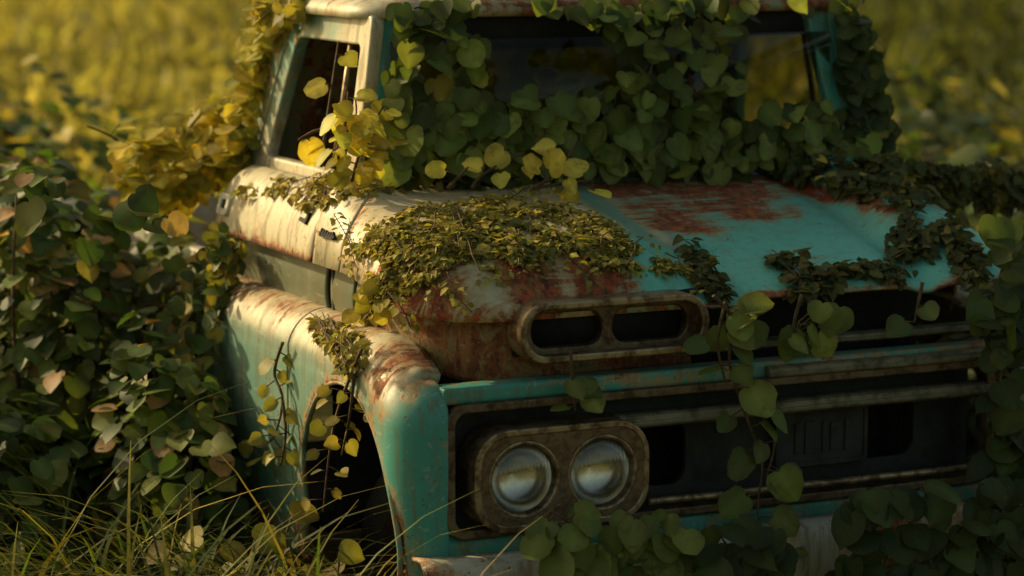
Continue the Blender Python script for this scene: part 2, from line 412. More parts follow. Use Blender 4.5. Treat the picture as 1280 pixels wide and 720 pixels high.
for rt in (False, True):
    d = body_side('door', .765, 1.60, rt, TR, ztopfn=lambda y: 1.045)
    shoulder('door_shoulder', .765, 1.60, rt, d)
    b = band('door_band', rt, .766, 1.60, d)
    outer = [(.80, 1.375), (1.64, 1.375), (1.50, 1.80), (1.475, 1.868), (1.44, 1.884), (.92, 1.884), (.870, 1.876), (.858, 1.845)]
    inner = [(.885, 1.415), (1.545, 1.415), (1.56, 1.43), (1.445, 1.77), (1.43, 1.795), (1.40, 1.805), (.93, 1.805), (.915, 1.80), (.905, 1.785)]
    w = plate('window_frame', [outer, inner], .014, .008, skew(rt), M['paint'], d)
    attrs(w, lambda p, n: (.20, (.95-.75*sm(1.30, 1.42, p.y)*sm(1.45, 1.55, p.z)) if p.x < 0 else .2))
    v2, f2 = [], []
    s = 1 if rt else -1
    tube(v2, f2, [Vector((.098+s*(cab_x(z)-.002), lerp(1.03, 1.04, t), z)) for t, z in ((0, 1.44), (.5, 1.63), (1, 1.81))], .010, 6)
    meshobj('vent_window_bar', v2, f2, M['chrome'], d)
    v2, f2 = [], []
    tube(v2, f2, [Vector((.035+s*.925, 1.30, 1.27)), Vector((.035+s*.965, 1.31, 1.275)), Vector((.035+s*.97, 1.37, 1.272)), Vector((.035+s*.925, 1.385, 1.27))], .010, 8)
    if rt: meshobj('door_handle', v2, f2, M['chrome'], d)
    c = body_side('cab_corner', 1.61, 1.80, rt, TR, ztopfn=lambda y: 1.045)
    shoulder('corner_shoulder', 1.606, 1.74, rt, c); band('corner_band', rt, 1.606, 1.74, c)
    # A pillar between door frame and windshield
    q = .098
    zs = [1.38, 1.55, 1.70, 1.886]; vs, fs = [], []
    for z in zs:
        xo = cab_x(z)-.004; t = (z-1.4)/.46; ya = lerp(.775, .868, t); yi = ya-.012
        wi = .095
        for (xx, yy) in ((xo, ya+.03), (xo-.012, ya-.004), (xo-wi, yi-.012), (xo-wi-.006, yi+.02), (xo-.035, ya+.07)):
            vs.append((q+s*xx, yy, z))
    for i in range(3):
        for j in range(5): fs.append((i*5+j, i*5+(j+1) % 5, (i+1)*5+(j+1) % 5, (i+1)*5+j))
    p = meshobj('windshield_pillar', vs, fs, M['paint'], TR, False); attrs(p, lambda a, n: (.10, .12)); bevel_mod(p, .006)
    # B pillar / rear cab corner post
    bx = plate('cab_post', [[(1.648, 1.375), (1.72, 1.375), (1.68, 1.884), (1.487, 1.884), (1.512, 1.80)]], .02, .008, skew(rt), M['paint'], TR)
    attrs(bx, lambda a, n: (.3, .6))
# marker recess, small badge and slot on the sunlit shoulder
def on_shoulder(y, a, out):
    f = lambda q: Vector((-(.785+.135*math.sin(q)**.9), y, 1.19+(ZS-1.19)*math.cos(q)**1.15))
    p = f(a); t = (f(a+.02)-f(a-.02)).normalized(); n = Vector((t.z, 0, -t.x)); n = n if n.x < 0 else -n
    u = Vector((0, -1, 0)); v = n.cross(u)
    mm = Matrix((u, v, n)).transposed().to_4x4(); mm.translation = p+n*out; return mm
o = plate('shoulder_vent', [rrect(0, 0, .085, .062, .014), rrect(0, 0, .056, .036, .006)], .006, .004, on_shoulder(1.54, 1.08, .002), M['white'], TR)
attrs(o, lambda p, n: (.1, .9))
plate('vent_hole', [rrect(0, 0, .06, .04, .006)], .003, .001, on_shoulder(1.54, 1.08, .001), M['dark'], o)
DOOR = [x for x in TR.children if x.name.startswith('door')][0]
bd = []
hb = Vector((-.907, .655, hoodz(-.907, .655))); tb = (Vector((-.892, .655, hoodz(-.892, .655)))-Vector((-.912, .655, hoodz(-.912, .655)))).normalized(); nb = Vector((-tb.z, 0, tb.x)); ub = Vector((0, -1, 0))
mB = Matrix((ub, nb.cross(ub), nb)).transposed().to_4x4(); mB.translation = hb+nb*.006
pl = plate('badge', [[(-.058, -.004), (-.05, -.009), (.05, -.008), (.058, -.002), (.05, .003), (-.045, .001), (-.056, .002)]], .003, .0015, mB, M['dark'], TR)
for k, (w_, h_) in enumerate(((.007, .020), (.010, .012), (.008, .016), (.010, .011), (.009, .013), (.007, .018))):
    plate('badge_letter', [rrect(-.044+k*.0175, .003, w_, h_, .003)], .003, .001, mB @ Matrix.Translation((0, 0, .002)), M['dark'], pl)
plate('slot', [[(-.03, -.006), (.022, -.012), (.03, .022), (.016, .016), (.012, .002), (-.03, .004)]], .003, .001, on_shoulder(.87, .95, .004), M['dark'], DOOR)

# roof: domed slab with a visor brow above the windshield
def roofpart():
    vs, fs = [], []; n, k = 48, 30
    cx, hw = .098, .80; y0, y1 = .835, 1.73
    prof = [(-.055, 1.880), (-.012, 1.877), (0, 1.886), (.0, 1.905), (.012, 1.924), (.05, 1.940), (.14, 1.958), (.30, 1.968)]
    def ring(inset):
        pts = []
        r = max(.03, .13-inset*.3); w = hw+.02-inset; d0 = y0+inset; d1 = y1-inset
        for q, (sx, sy) in enumerate(((1, 1), (-1, 1), (-1, -1), (1, -1))):
            for i in range(10):
                a = math.pi/2*(q+i/9); cyy = d1-r if sy > 0 else d0+r
                pts.append((cx+sx*(w-r)+r*math.cos(a), cyy+r*math.sin(a)))
        for i in range(0): pass
        return pts
    rows = []
    for ins, z in prof:
        rg = ring(max(ins, -.0) if ins >= 0 else .05); rows.append([(x, y, z+(.012*math.cos((x-cx)*1.8)-.012)) for x, y in rg])
    nn = len(rows[0])
    for rw in rows: vs += rw
    for i in range(len(rows)-1):
        for j in range(nn): fs.append((i*nn+j, i*nn+(j+1) % nn, (i+1)*nn+(j+1) % nn, (i+1)*nn+j))
    fs.append(tuple((len(rows)-1)*nn+j for j in range(nn)))
    o = meshobj('roof', vs, fs, M['paint'], TR)
    bm = bmesh.new(); bm.from_mesh(o.data); bmesh.ops.subdivide_edges(bm, edges=[e for e in bm.edges if e.calc_length() > .08 and abs(e.verts[0].co.z-e.verts[1].co.z) < .02], cuts=14); bm.to_mesh(o.data); bm.free()
    attrs(o, lambda p, n: (.26+.42*sm(-.5, -.2, p.x), .85-.3*sm(-.4, 0, p.x))); return o
roofpart()
box('roof_lining', (-.66, .88, 1.862), (.86, 1.68, 1.876), M['dark'], TR, .004)
box('windshield_header', (-.655, .868, 1.80), (.85, .90, 1.872), M['dark'], TR, .006)
wl, wr, wy = -.645, .84, .862
box('windshield', (wl, .824, 1.41), (wr, .828, 1.81), M['glass'], TR, 0)
bk = plate('cab_back', [[(-.70, .62), (.90, .62), (.90, 1.40), (.86, 1.875), (-.66, 1.875), (-.70, 1.40)], rrect(.20, 1.60, .90, .30, .06)], .012, .004, front(1.69), M['paint'], TR)
attrs(bk, lambda p, n: (.5, .1))
plate('rear_window_gasket', [rrect(.20, 1.60, .93, .33, .07), rrect(.20, 1.60, .87, .27, .05)], .012, .005, front(1.664), M['rubber'], bk)
box('rear_window', (-.22, 1.688, 1.46), (.62, 1.692, 1.74), M['rearglass'], bk, 0)
box('dashboard', (-.74, .88, 1.18), (.94, 1.05, 1.385), M['dark'], TR, .03, 3)
st = box('bench_seat', (-.68, 1.14, .72), (.88, 1.50, .95), M['seat'], TR, .04, 3)
box('seat_back', (-.68, 1.46, .94), (.88, 1.60, 1.36), M['seat'], st, .04, 3)
box('cab_floor', (-.90, .75, .40), (.96, 1.74, .46), M['dark'], TR, .01)
box('firewall', (-.87, .72, .42), (.93, .745, 1.25), M['dark'], TR, .01)
v2, f2 = [], []
tube(v2, f2, [Vector((.5+.19*math.cos(a), 1.10-.06*math.sin(a), 1.42+.17*math.sin(a))) for a in [2*math.pi*i/32 for i in range(33)]], .011, 8, False)
tube(v2, f2, [Vector((.5, 1.10, 1.42)), Vector((.5, .98, 1.28))], .018, 8)
tube(v2, f2, [Vector((.31, 1.10, 1.42)), Vector((.69, 1.10, 1.42))], .009, 6)
meshobj('steering_wheel', v2, f2, M['rubber'], TR)

# engine bay darkness, inner aprons
box('radiator', (-.70, .22, .40), (.78, .27, 1.10), M['dark'], TR, .01)
for s, c in ((-1, 0), (1, .07)):
    box('wheel_well', (c+s*.62-.01, .17, .35), (c+s*.62+.01, .78, 1.0), M['dark'], TR, 0)

# ---- front end
fy = -.03
sur = plate('grille_surround', [rrect(-.005, .731, 1.715, .352, .05), rrect(-.005, .731, 1.683, .322, .04)], .026, .004, front(-.038), M['dchrome'], TR)
bm_ = box('front_beam', (-.868, -.048, .909), (.90, .03, .954), M['paint'], TR, .012, 3)
attrs(bm_, lambda p, n: (.24+.18*sm(-.5, .1, p.x), .0))
bm2 = box('valance', (-.92, -.05, .46), (.98, .02, .545), M['paint'], TR, .015, 3); attrs(bm2, lambda p, n: (.25, .05))
for z, h, y, x0 in ((.992, .026, .02, -.05), (.925, .034, -.062, .10), (.824, .040, -.056, -.36)):
    vs, fs = [], []
    n = 40
    for i in range(n+1):
        x = lerp(x0, .87, i/n); sag = .004*nz(x, z, 0, 3)
        for (dy, dz) in ((.03, -h*.5), (-.004, -h*.5), (-.018, -h*.30), (-.020, -.002), (-.013, .003), (-.013, h*.33), (-.002, h*.5), (.03, h*.5)):
            vs.append((x, y+dy+sag, z+dz+sag))
    for i in range(n):
        for j in range(8): fs.append((i*8+j, i*8+(j+1) % 8, (i+1)*8+(j+1) % 8, (i+1)*8+j))
    fs += [tuple(range(8))[::-1], tuple(n*8+j for j in range(8))]
    bevel_mod(meshobj('grille_bar', vs, fs, M['bar'], TR, False), .002, 2)
v2, f2 = [], []
tube(v2, f2, [Vector((lerp(-.27, .82, i/20), -.06, .598+.003*nz(i, 0, 0, .4))) for i in range(21)], .011, 8)
meshobj('grille_bar', v2, f2, M['chrome'], TR)
gp = plate('grille_panel', [[(-.82, .56), (.84, .56), (.84, .90), (-.82, .90)], rrect(-.165, .705, .145, .19, .05), rrect(.56, .715, .20, .18, .05)], .006, .003, front(.055), M['panel'], TR)
pp = plate('number_plate', [rrect(.325, .715, .30, .16, .012)], .004, .003, front(.02), M['panel'], TR)
plate('plate_rim', [rrect(.325, .715, .30, .16, .012), rrect(.325, .715, .282, .142, .01)], .004, .002, front(.014), M['panel'], pp)
for k, (u, w, h) in enumerate(((.245, .016, .085), (.285, .03, .09), (.335, .016, .085), (.37, .032, .08), (.41, .016, .09))):
    plate('worn_stroke', [rrect(u, .715, w, h, .004)], .003, .001, front(.012), M['panel'], pp)
for cx, s in ((-.535, 1),):
    hl = [cx-.116, cx+.116]
    if s > 0:
        bz = plate('headlight_bezel', [rrect(cx, .699, .492, .250, .085, 10), circ(hl[0], .700, .107), circ(hl[1], .698, .107)], .020, .006, front(-.058), M['bezel'], TR)
        plate('bezel_back', [rrect(cx-.002, .699, .508, .268, .094, 12), rrect(cx, .699, .488, .248, .085, 12)], .052, .005, front(-.030), M['chrome'], bz)
        for hx, hz in ((hl[0], .700), (hl[1], .697)):
            mt = Matrix.Translation((hx, -.060, hz)) @ Matrix.Rotation(math.radians(90), 4, 'X') @ Matrix.Scale(1.10, 4)
            h = lathe('headlight', [(.0, -.055), (.03, -.052), (.06, -.040), (.080, -.016), (.086, .0)], 40, mt, M['silver'], TR)
            lathe('retaining_ring', [(.082, .0), (.084, .016), (.090, .024), (.097, .020), (.100, .004), (.100, -.02)], 40, mt, M['chrome'], h)
            lathe('lens', [(.0855, .008)]+[(.085*math.cos(a), .008+.030*math.sin(a)) for a in [math.pi/2*i/10 for i in range(11)]], 40, mt, M['lens'], h)
box('sun_block_plate', (-.868, -.02, .56), (-.858, .14, .90), M['dark'], TR, 0)  # added plate that keeps stray sun out of the lamp cavity
# oval air intake in the nose of the pod
ni = plate('air_intake', [rrect(-.372, 1.083, .535, .134, .066, 12), rrect(-.499, 1.083, .222, .104, .046, 10), rrect(-.249, 1.083, .238, .104, .046, 10)], .012, .006, front(-.010), M['dchrome'], TR, 3)
plate('intake_rim', [rrect(-.372, 1.083, .558, .152, .075, 14), rrect(-.372, 1.083, .538, .132, .065, 14)], .038, .006, front(-.026), M['chrome'], ni, 3)
box('intake_duct', (-.63, .02, 1.01), (-.08, .05, 1.16), M['dark'], ni, 0)
# bumper
vs, fs = [], []; n = 60
for i in range(n+1):
    x = lerp(-.955, 1.05, i/n); e = max(0, abs(x-.032)-.80); yb = -.135+.9*e*e*1.6+.02*nz(x, 0, 0, 2.1)
    for (dy, dz) in ((.05, .505), (.0, .508), (-.022, .495), (-.030, .45), (-.032, .40), (-.022, .36), (0, .345), (.05, .35)):
        vs.append((x, yb+dy, dz))
for i in range(n):
    for j in range(7): fs.append((i*8+j, (i+1)*8+j, (i+1)*8+j+1, i*8+j+1))
bp_ = meshobj('front_bumper', vs, fs, M['white'], TR); attrs(bp_, lambda p, n: (.22+.25*sm(-.85, -.97, p.x)+.3*sm(.2, .5, p.x), .6)); solid(bp_, .008)
# wheels
for s, c in ((-1, 0), (1, .07)):
    for wy_ in (.42, 2.9):
        mt = Matrix.Translation((c+s*(.70 if wy_ < 1 else .78), wy_, .33)) @ Matrix.Rotation(math.radians(90*s), 4, 'Y')
        w = lathe('wheel', [(.0, .05), (.06, .05), (.09, .035), (.15, .03), (.17, .06), (.19, .085)], 36, mt, M['rim'], TR)
        lathe('tyre', [(.19, .085), (.22, .10), (.29, .10), (.325, .07), (.33, .0), (.325, -.07), (.29, -.10), (.19, -.09)], 36, mt, M['rubber'], w)
# cargo bed behind the cab
bed = box('cargo_bed', (-.80, 1.80, .62), (.86, 3.75, .66), M['wood'], TR, .01)
for s, c in ((-1, 0), (1, .07)):
    bs = box('bedside', (c+s*.88-.025, 1.80, .55), (c+s*.88+.025, 3.75, 1.10), M['white'], bed, .012, 3); attrs(bs, lambda p, n: (.25, .7))
    bf = box('rear_fender', (c+s*.97-.08, 2.05, .50), (c+s*.97+.08, 3.4, .98), M['white'], bed, .07, 4); attrs(bf, lambda p, n: (.25, .8))
tg = box('tailgate', (-.86, 3.75, .6), (.93, 3.79, 1.10), M['white'], bed, .012); attrs(tg, lambda p, n: (.3, .5))

# ------------------------------------------------------------------ surface of the truck, for things that grow on it
bpy.context.view_layer.update()
def tree_of(objs):
    dg = bpy.context.evaluated_depsgraph_get(); vs, fs = [], []
    for o in objs:
        e = o.evaluated_get(dg); me = e.to_mesh(); b = len(vs)
        vs += [e.matrix_world @ v.co for v in me.vertices]; fs += [tuple(b+i for i in p.vertices) for p in me.polygons]; e.to_mesh_clear()
    return BVHTree.FromPolygons(vs, fs)
BV = tree_of([o for o in sc.objects if o.type == 'MESH'])
def surf(px, py, plane=None):
    """a point on the truck (or on a given upright plane) and the way that spot faces"""
    d = ray(px, py).normalized()
    if plane is None:
        loc, n, _, _ = BV.ray_cast(CAM, d)
        if loc is not None and (loc-CAM).length < 10.5:
            if n.dot(d) > 0: n = -n
            return loc, n
        plane = ('y', .82)
    ax, v = plane; i = 'xyz'.index(ax); t = (v-CAM[i])/d[i]
    n = Vector((-.35, -.85, .4)).normalized(); return CAM+d*t, n

# ------------------------------------------------------------------ leaves, vines, shrubs
LEAF = ([(0, .02), (0, .2), (0, .4), (0, .6), (0, .8), (0, 1.0)],
        [(.11, -.08), (.30, -.07), (.45, .05), (.525, .22), (.52, .42), (.44, .60), (.30, .77), (.14, .91)])
MAPC = (0, 0, 1, 1, 2, 3, 4, 4)
SMALL = ([(0, .0), (0, .5), (0, 1.0)], [(.32, .15), (.40, .5), (.2, .82)])
class Foliage:
    def __init__(s): s.v, s.f, s.c = [], [], []
    def leaf(s, p, n, tip, size, col, small=False, curl=None, fold=None, asp=None):
        n = n.normalized(); tip = tip-n*tip.dot(n)
        if tip.length < 1e-4: tip = n.orthogonal()
        tip.normalize(); sd = tip.cross(n); curl = U(-.05, .45)+(U(-.2, .7) if small else U(-.25, .35)); fold = U(-.05, .35)+(U(-.2, .5) if small else 0)
        C, E = SMALL if small else LEAF
        asp = asp or U(.75, 1.15); b = len(s.v); jit = .07 if small else .018
        def P(u, v, c):
            z = abs(u)*fold-curl*v*v*.5+(0 if not c else 0)
            return p+(sd*(u*asp)+tip*v+n*z)*size
        ct = [(u, v) for u, v in C]
        if not small:
            rd, lob, ph = U(-.03, .07), U(-.05, .05), U(0, 6)                 # pointed to round, smooth to faintly lobed
            E = [(max(.03, u+(rd if q > 4 else 0)+lob*math.sin(q*1.5+ph)), v) for q, (u, v) in enumerate(E)]; ct[-1] = (U(-.06, .06), 1-rd*1.2)
        pts = [P(u, v, 1) for u, v in ct]
        for sg in (1, -1):
            pts += [P(sg*(u+U(-jit, jit)), v+U(-jit, jit), 0) for u, v in E]
        s.v += pts
        nc, ne = len(C), len(E); r, l = b+nc, b+nc+ne
        if small:
            s.f += [(b, r, r+1, b+1), (b+1, r+1, r+2, b+2), (b, b+1, l+1, l), (b+1, b+2, l+2, l+1)]
        else:
            for q in range(ne-1):
                a_, c_ = b+MAPC[q], b+MAPC[q+1]
                if a_ == c_: s.f += [(a_, r+q, r+q+1), (a_, l+q+1, l+q)]
                else: s.f += [(a_, r+q, r+q+1, c_), (a_, c_, l+q+1, l+q)]
            s.f += [(b+4, r+7, b+5), (b+4, b+5, l+7)]
        lo_ = U(.72, .95); s.c += [(col[0]*1.22, col[1]*1.2, col[2]*1.3, 1)]*nc+[(col[0]*lo_, col[1]*lo_, col[2]*lo_, 1)]*(2*ne)
    def build(s, name, mat, parent):
        me = bpy.data.meshes.new(name); me.from_pydata([tuple(v) for v in s.v], [], s.f); me.update()
        a = me.attributes.new('tint', 'FLOAT_COLOR', 'POINT'); a.data.foreach_set('color', [x for c in s.c for x in c])
        return link(name, me, mat, parent)
PAL = dict(
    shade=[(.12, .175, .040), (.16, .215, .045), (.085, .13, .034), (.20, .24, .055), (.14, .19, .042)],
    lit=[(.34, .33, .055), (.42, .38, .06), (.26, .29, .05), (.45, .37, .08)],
    gold=[(.36, .31, .06), (.30, .27, .055), (.44, .36, .08), (.22, .21, .045)],
    mat=[(.27, .255, .065), (.36, .31, .075), (.17, .18, .05), (.44, .37, .085), (.20, .16, .05)],
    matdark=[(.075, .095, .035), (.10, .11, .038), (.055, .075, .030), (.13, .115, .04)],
    bush=[(.048, .095, .024), (.066, .12, .028), (.11, .16, .036), (.036, .07, .021), (.16, .19, .045)],
    bushdry=[(.40, .25, .13), (.32, .22, .09), (.46, .30, .16), (.24, .22, .06)],
    field=[(.26, .27, .080), (.31, .31, .09), (.21, .225, .07), (.36, .34, .105)],  # blue lifted to put haze into the plant colour
    bright=[(.62, .55, .08), (.52, .50, .08), (.70, .58, .10)],  # leaf yellows raised to stand in for sunlight
    right=[(.055, .095, .026), (.042, .075, .022), (.07, .105, .028), (.035, .06, .02)])  # greens darkened to put dim light into the leaf colour
def colr(pal, j=.25):
    c = random.choice(PAL[pal]); k = 1+U(-j, j); return tuple(max(0, v*k) for v in c)
def inpoly(x, y, P):
    c = False; n = len(P)
    for i in range(n):
        x1, y1 = P[i]; x2, y2 = P[i-1]
        if (y1 > y) != (y2 > y) and x < (x2-x1)*(y-y1)/(y2-y1)+x1: c = not c
    return c
def samples(P, n):
    xs = [p[0] for p in P]; ys = [p[1] for p in P]; out = []
    while len(out) < n:
        x, y = U(min(xs), max(xs)), U(min(ys), max(ys))
        if inpoly(x, y, P): out.append((x, y))
    return out
def spread(P, n, gap):
    out = []
    for k in range(n*30):
        x, y = samples(P, 1)[0]
        if all((x-a)**2+(y-b)**2 > gap*gap for a, b in out): out.append((x, y))
        if len(out) >= n: break
    return out
def smooth_path(pts, k=6):
    out = []
    for i in range(len(pts)-1):
        p0, p1, p2, p3 = pts[max(i-1, 0)], pts[i], pts[i+1], pts[min(i+2, len(pts)-1)]
        for j in range(k):
            t = j/k; out.append(.5*((2*p1)+(p2-p0)*t+(2*p0-5*p1+4*p2-p3)*t*t+(3*p1-p0-3*p2+p3)*t**3))
    out.append(pts[-1]); return out
DOWN = Vector((0, 0, -1)); TOCAM = -D
def vine(label, polys=(), paths=(), pal='shade', plane=None, lift=(.015, .09), small=False, face=.6, up=.35, group=None, cat='vine', name='vine', mix=None, stems=6):
    """polys: (outline, count, size lo, size hi); paths: (points, leaf spacing, size lo, size hi)"""
    first = (polys[0][0] if polys else paths[0][0])[0]
    rt = root(name, label, cat, surf(first[0], first[1], plane)[0], group)
    F_ = Foliage(); vs, fs = [], []
    off = rt.location.copy()
    ch = .7 if small else .5
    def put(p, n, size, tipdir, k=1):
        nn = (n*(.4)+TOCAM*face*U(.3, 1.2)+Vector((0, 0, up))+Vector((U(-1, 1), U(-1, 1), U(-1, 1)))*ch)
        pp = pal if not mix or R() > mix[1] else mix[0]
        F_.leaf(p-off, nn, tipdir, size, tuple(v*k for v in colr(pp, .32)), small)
    for P, n, lo, hi, *gp in polys:
        S_ = spread(P, n, gp[0]) if gp else samples(P, n)
        for (x, y) in S_:
            p, nn = surf(x, y, plane); h = U(*lift)*(1 if nn.z < .75 else .7)
            if small: h *= .35+1.5*max(0, .35+nz(p.x, p.y, p.z, 9)); 
            if small and nz(p.x, p.y, p.z, 13, 5) < -.28 and n > 300: continue
            put(p+nn*h, nn, U(lo, hi), DOWN*.8+Vector((U(-1, 1), U(-.6, .3), U(-.3, .3)))*(.7 if nn.z < .7 else 1.6), lerp(.45, 1.3, h/lift[1]) if plane == WS else 1)  # leaves close to the glass get a darker colour, painted depth shade
        for k in range(stems):
            a = random.choice(S_); b = min(S_, key=lambda q: abs(q[0]-a[0]-U(-40, 40))+abs(abs(q[1]-a[1])-70))
            pts = []
            for t in (0, .25, .5, .75, 1):
                p, nn = surf(lerp(a[0], b[0], t)+U(-6, 6), lerp(a[1], b[1], t)+U(-4, 4), plane); pts.append(p+nn*U(.008, .03)-off)
            if max((pts[i]-pts[i+1]).length for i in range(4)) < .25:
                vs, fs = [], []; tube(vs, fs, smooth_path(pts, 4), .0028 if not small else .0018, 5); meshobj('stem', vs, fs, M['stem'], rt)
    for pts2, step, lo, hi in paths:
        pts = []
        for q in pts2:
            p, nn = surf(q[0], q[1], plane if len(q) < 3 else q[2]); pts.append(p+nn*.02+TOCAM*.02)
        vs, fs = [], []; path = smooth_path(pts, 8); tube(vs, fs, [p-off for p in path], (lambda t: lerp(.006, .0028, t)) if not small else .0016, 5)
        acc, side = 0.0, 1
        for i in range(1, len(path)):
            seg = path[i]-path[i-1]; acc += seg.length
            while acc > step:
                acc -= step*U(.7, 1.3); side = -side
                s_ = seg.normalized(); out = (s_.cross(TOCAM)*side+TOCAM*U(0, .5)+DOWN*U(0, .4)).normalized()
                b = path[i]-off; e = b+out*(U(.015, .05) if not small else U(.004, .014)); tube(vs, fs, [b, e], .002 if not small else .0009, 4)
                put(e+off, TOCAM*.5+Vector((U(-1, 1), U(-1, 1), U(-.3, 1)))*.8, U(lo, hi), out*.7+DOWN*U(.2, 1.0))
        meshobj('stem', vs, fs, M['stem'], rt)
    F_.build('leaves', M['dry' if small else 'leaf'], rt)
    return rt

WS = ('y', .80)
# over the windshield and the roof
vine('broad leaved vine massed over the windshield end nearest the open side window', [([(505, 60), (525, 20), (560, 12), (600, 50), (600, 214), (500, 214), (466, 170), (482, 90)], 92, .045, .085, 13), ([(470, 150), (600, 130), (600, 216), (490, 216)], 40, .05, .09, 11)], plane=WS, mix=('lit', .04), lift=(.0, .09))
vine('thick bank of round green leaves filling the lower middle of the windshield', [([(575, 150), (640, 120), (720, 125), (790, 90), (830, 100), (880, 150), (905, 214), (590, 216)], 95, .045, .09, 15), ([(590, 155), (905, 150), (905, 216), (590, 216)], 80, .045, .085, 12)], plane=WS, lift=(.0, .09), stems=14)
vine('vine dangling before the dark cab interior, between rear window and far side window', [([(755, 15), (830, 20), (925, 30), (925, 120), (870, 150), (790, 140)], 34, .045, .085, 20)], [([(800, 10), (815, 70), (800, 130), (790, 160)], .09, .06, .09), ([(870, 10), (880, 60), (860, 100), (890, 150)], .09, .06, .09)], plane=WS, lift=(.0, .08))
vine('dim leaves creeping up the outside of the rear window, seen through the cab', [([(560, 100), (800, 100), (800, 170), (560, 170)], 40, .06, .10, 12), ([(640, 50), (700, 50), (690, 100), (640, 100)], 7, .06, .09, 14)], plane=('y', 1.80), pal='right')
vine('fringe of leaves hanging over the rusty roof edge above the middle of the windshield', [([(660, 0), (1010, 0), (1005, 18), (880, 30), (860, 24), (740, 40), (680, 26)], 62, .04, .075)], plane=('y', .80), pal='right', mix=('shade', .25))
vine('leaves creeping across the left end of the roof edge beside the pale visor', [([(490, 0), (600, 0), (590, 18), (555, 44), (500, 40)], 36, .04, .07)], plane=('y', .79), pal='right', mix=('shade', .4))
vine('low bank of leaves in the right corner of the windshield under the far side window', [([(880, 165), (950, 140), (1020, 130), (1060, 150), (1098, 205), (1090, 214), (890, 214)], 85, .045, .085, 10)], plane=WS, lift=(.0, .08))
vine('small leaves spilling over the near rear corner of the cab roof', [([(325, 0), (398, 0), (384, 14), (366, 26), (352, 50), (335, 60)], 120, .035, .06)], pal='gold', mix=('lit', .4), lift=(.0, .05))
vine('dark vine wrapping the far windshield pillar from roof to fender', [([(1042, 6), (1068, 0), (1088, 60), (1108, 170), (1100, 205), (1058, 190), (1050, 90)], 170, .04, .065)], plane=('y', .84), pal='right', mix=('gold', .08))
# sunlit left side
vine('golden sunlit vine falling from the roof down the back corner of the cab', [([(330, 0), (375, 0), (352, 40), (338, 120), (318, 195), (296, 225), (272, 200), (300, 110), (312, 40)], 300, .04, .07)], plane=('y', 1.74), lift=(.0, .14), pal='lit', mix=('bright', .3), up=1.0, face=.3)
vine('sunny spray of yellow leaves cascading off the truck bed behind the cab', [([(300, 140), (318, 190), (285, 235), (240, 262), (175, 262), (138, 232), (160, 190), (230, 170), (262, 150)], 420, .045, .08)], [([(190, 230), (150, 180), (110, 160)], .09, .07, .09)], plane=('y', 1.95), lift=(.0, .25), pal='lit', mix=('bright', .35), up=1.1, face=.3)
vine('thin woody twig with a few yellow leaves rising before the open side window', [], [([(402, 212, ('y', .9)), (408, 165, ('y', .9)), (416, 110, ('y', .9)), (424, 55, ('y', .9))], .075, .05, .07), ([(408, 165, ('y', .9)), (392, 168, ('y', .9)), (374, 178, ('y', .9))], .06, .05, .08)], pal='bright', plane=('y', .9))
vine('bright yellow green sprigs crowding the foot of the near windshield pillar', [([(425, 130), (450, 125), (470, 170), (490, 215), (455, 235), (415, 225), (420, 180)], 52, .035, .06)], [([(440, 230), (455, 180), (480, 135)], .05, .045, .065), ([(420, 215), (432, 160), (436, 118)], .05, .045, .07)], plane=('y', .72), pal='lit', mix=('bright', .5), up=.8, face=.4)
vine('lone sprig of large yellow leaves standing at the rear of the hood', [], [([(665, 238), (690, 222), (712, 195), (720, 180)], .05, .05, .075), ([(665, 238), (705, 232), (740, 228)], .05, .05, .08)], plane=('y', .55), pal='bright')
vine('pair of lit leaves and shoots at the hood rear below the near windshield corner', [], [([(560, 238), (575, 222), (585, 212)], .04, .05, .07), ([(590, 238), (602, 222), (640, 200), (655, 195)], .05, .045, .07)], plane=('y', .6), pal='bright')
# creeper mats of small leaves
vine('thick mat of small dry olive leaves spread over the sunny side of the hood', [([(452, 312), (470, 285), (520, 262), (600, 252), (690, 258), (760, 280), (800, 312), (845, 330), (880, 352), (872, 366), (820, 336), (760, 336), (700, 322), (620, 338), (560, 345), (510, 362), (478, 366), (462, 345)], 7600, .012, .026), ([(470, 350), (500, 362), (480, 385), (462, 405), (448, 400)], 260, .014, .030), ([(430, 320), (470, 275), (600, 240), (720, 250), (830, 315), (860, 350), (700, 345), (600, 360), (500, 385), (455, 370)], 800, .010, .024), ([(470, 300), (520, 270), (690, 262), (800, 318), (700, 318), (480, 350)], 130, .028, .05)], [([(452, 330), (432, 300), (425, 272)], .010, .016, .030), ([(560, 345), (572, 372), (590, 392)], .010, .016, .030), ([(700, 322), (728, 346), (742, 362)], .010, .016, .030), ([(640, 255), (662, 243), (700, 240)], .010, .016, .030), ([(490, 365), (510, 388), (520, 410)], .010, .016, .030)], pal='mat', small=True, lift=(.001, .026), face=.2, up=.9, mix=('lit', .16), name='creeper', cat='creeper', stems=5)
vine('light scatter of creeper leaves along the pale shoulder under the side window', [([(300, 236), (350, 224), (420, 214), (475, 222), (500, 240), (430, 250), (380, 262), (360, 244), (310, 250)], 330, .018, .04)], pal='mat', small=True, lift=(.002, .02), face=.2, up=.8, name='creeper', cat='creeper', stems=8)
vine('brown creeper tangle on top of the near fender above the wheel opening', [([(392, 400), (425, 398), (470, 428), (462, 452), (440, 470), (420, 440), (398, 425)], 240, .016, .036)], pal='mat', small=True, lift=(.002, .02), face=.3, up=.6, name='creeper', cat='creeper', stems=10)
vine('rows of shaded creeper leaves along the base of the whole windshield', [([(500, 214), (1090, 205), (1095, 222), (930, 220), (760, 224), (640, 236), (520, 240), (490, 232)], 620, .025, .05)], pal='matdark', small=True, lift=(.004, .04), face=.3, up=.7, name='creeper', cat='creeper', stems=12)
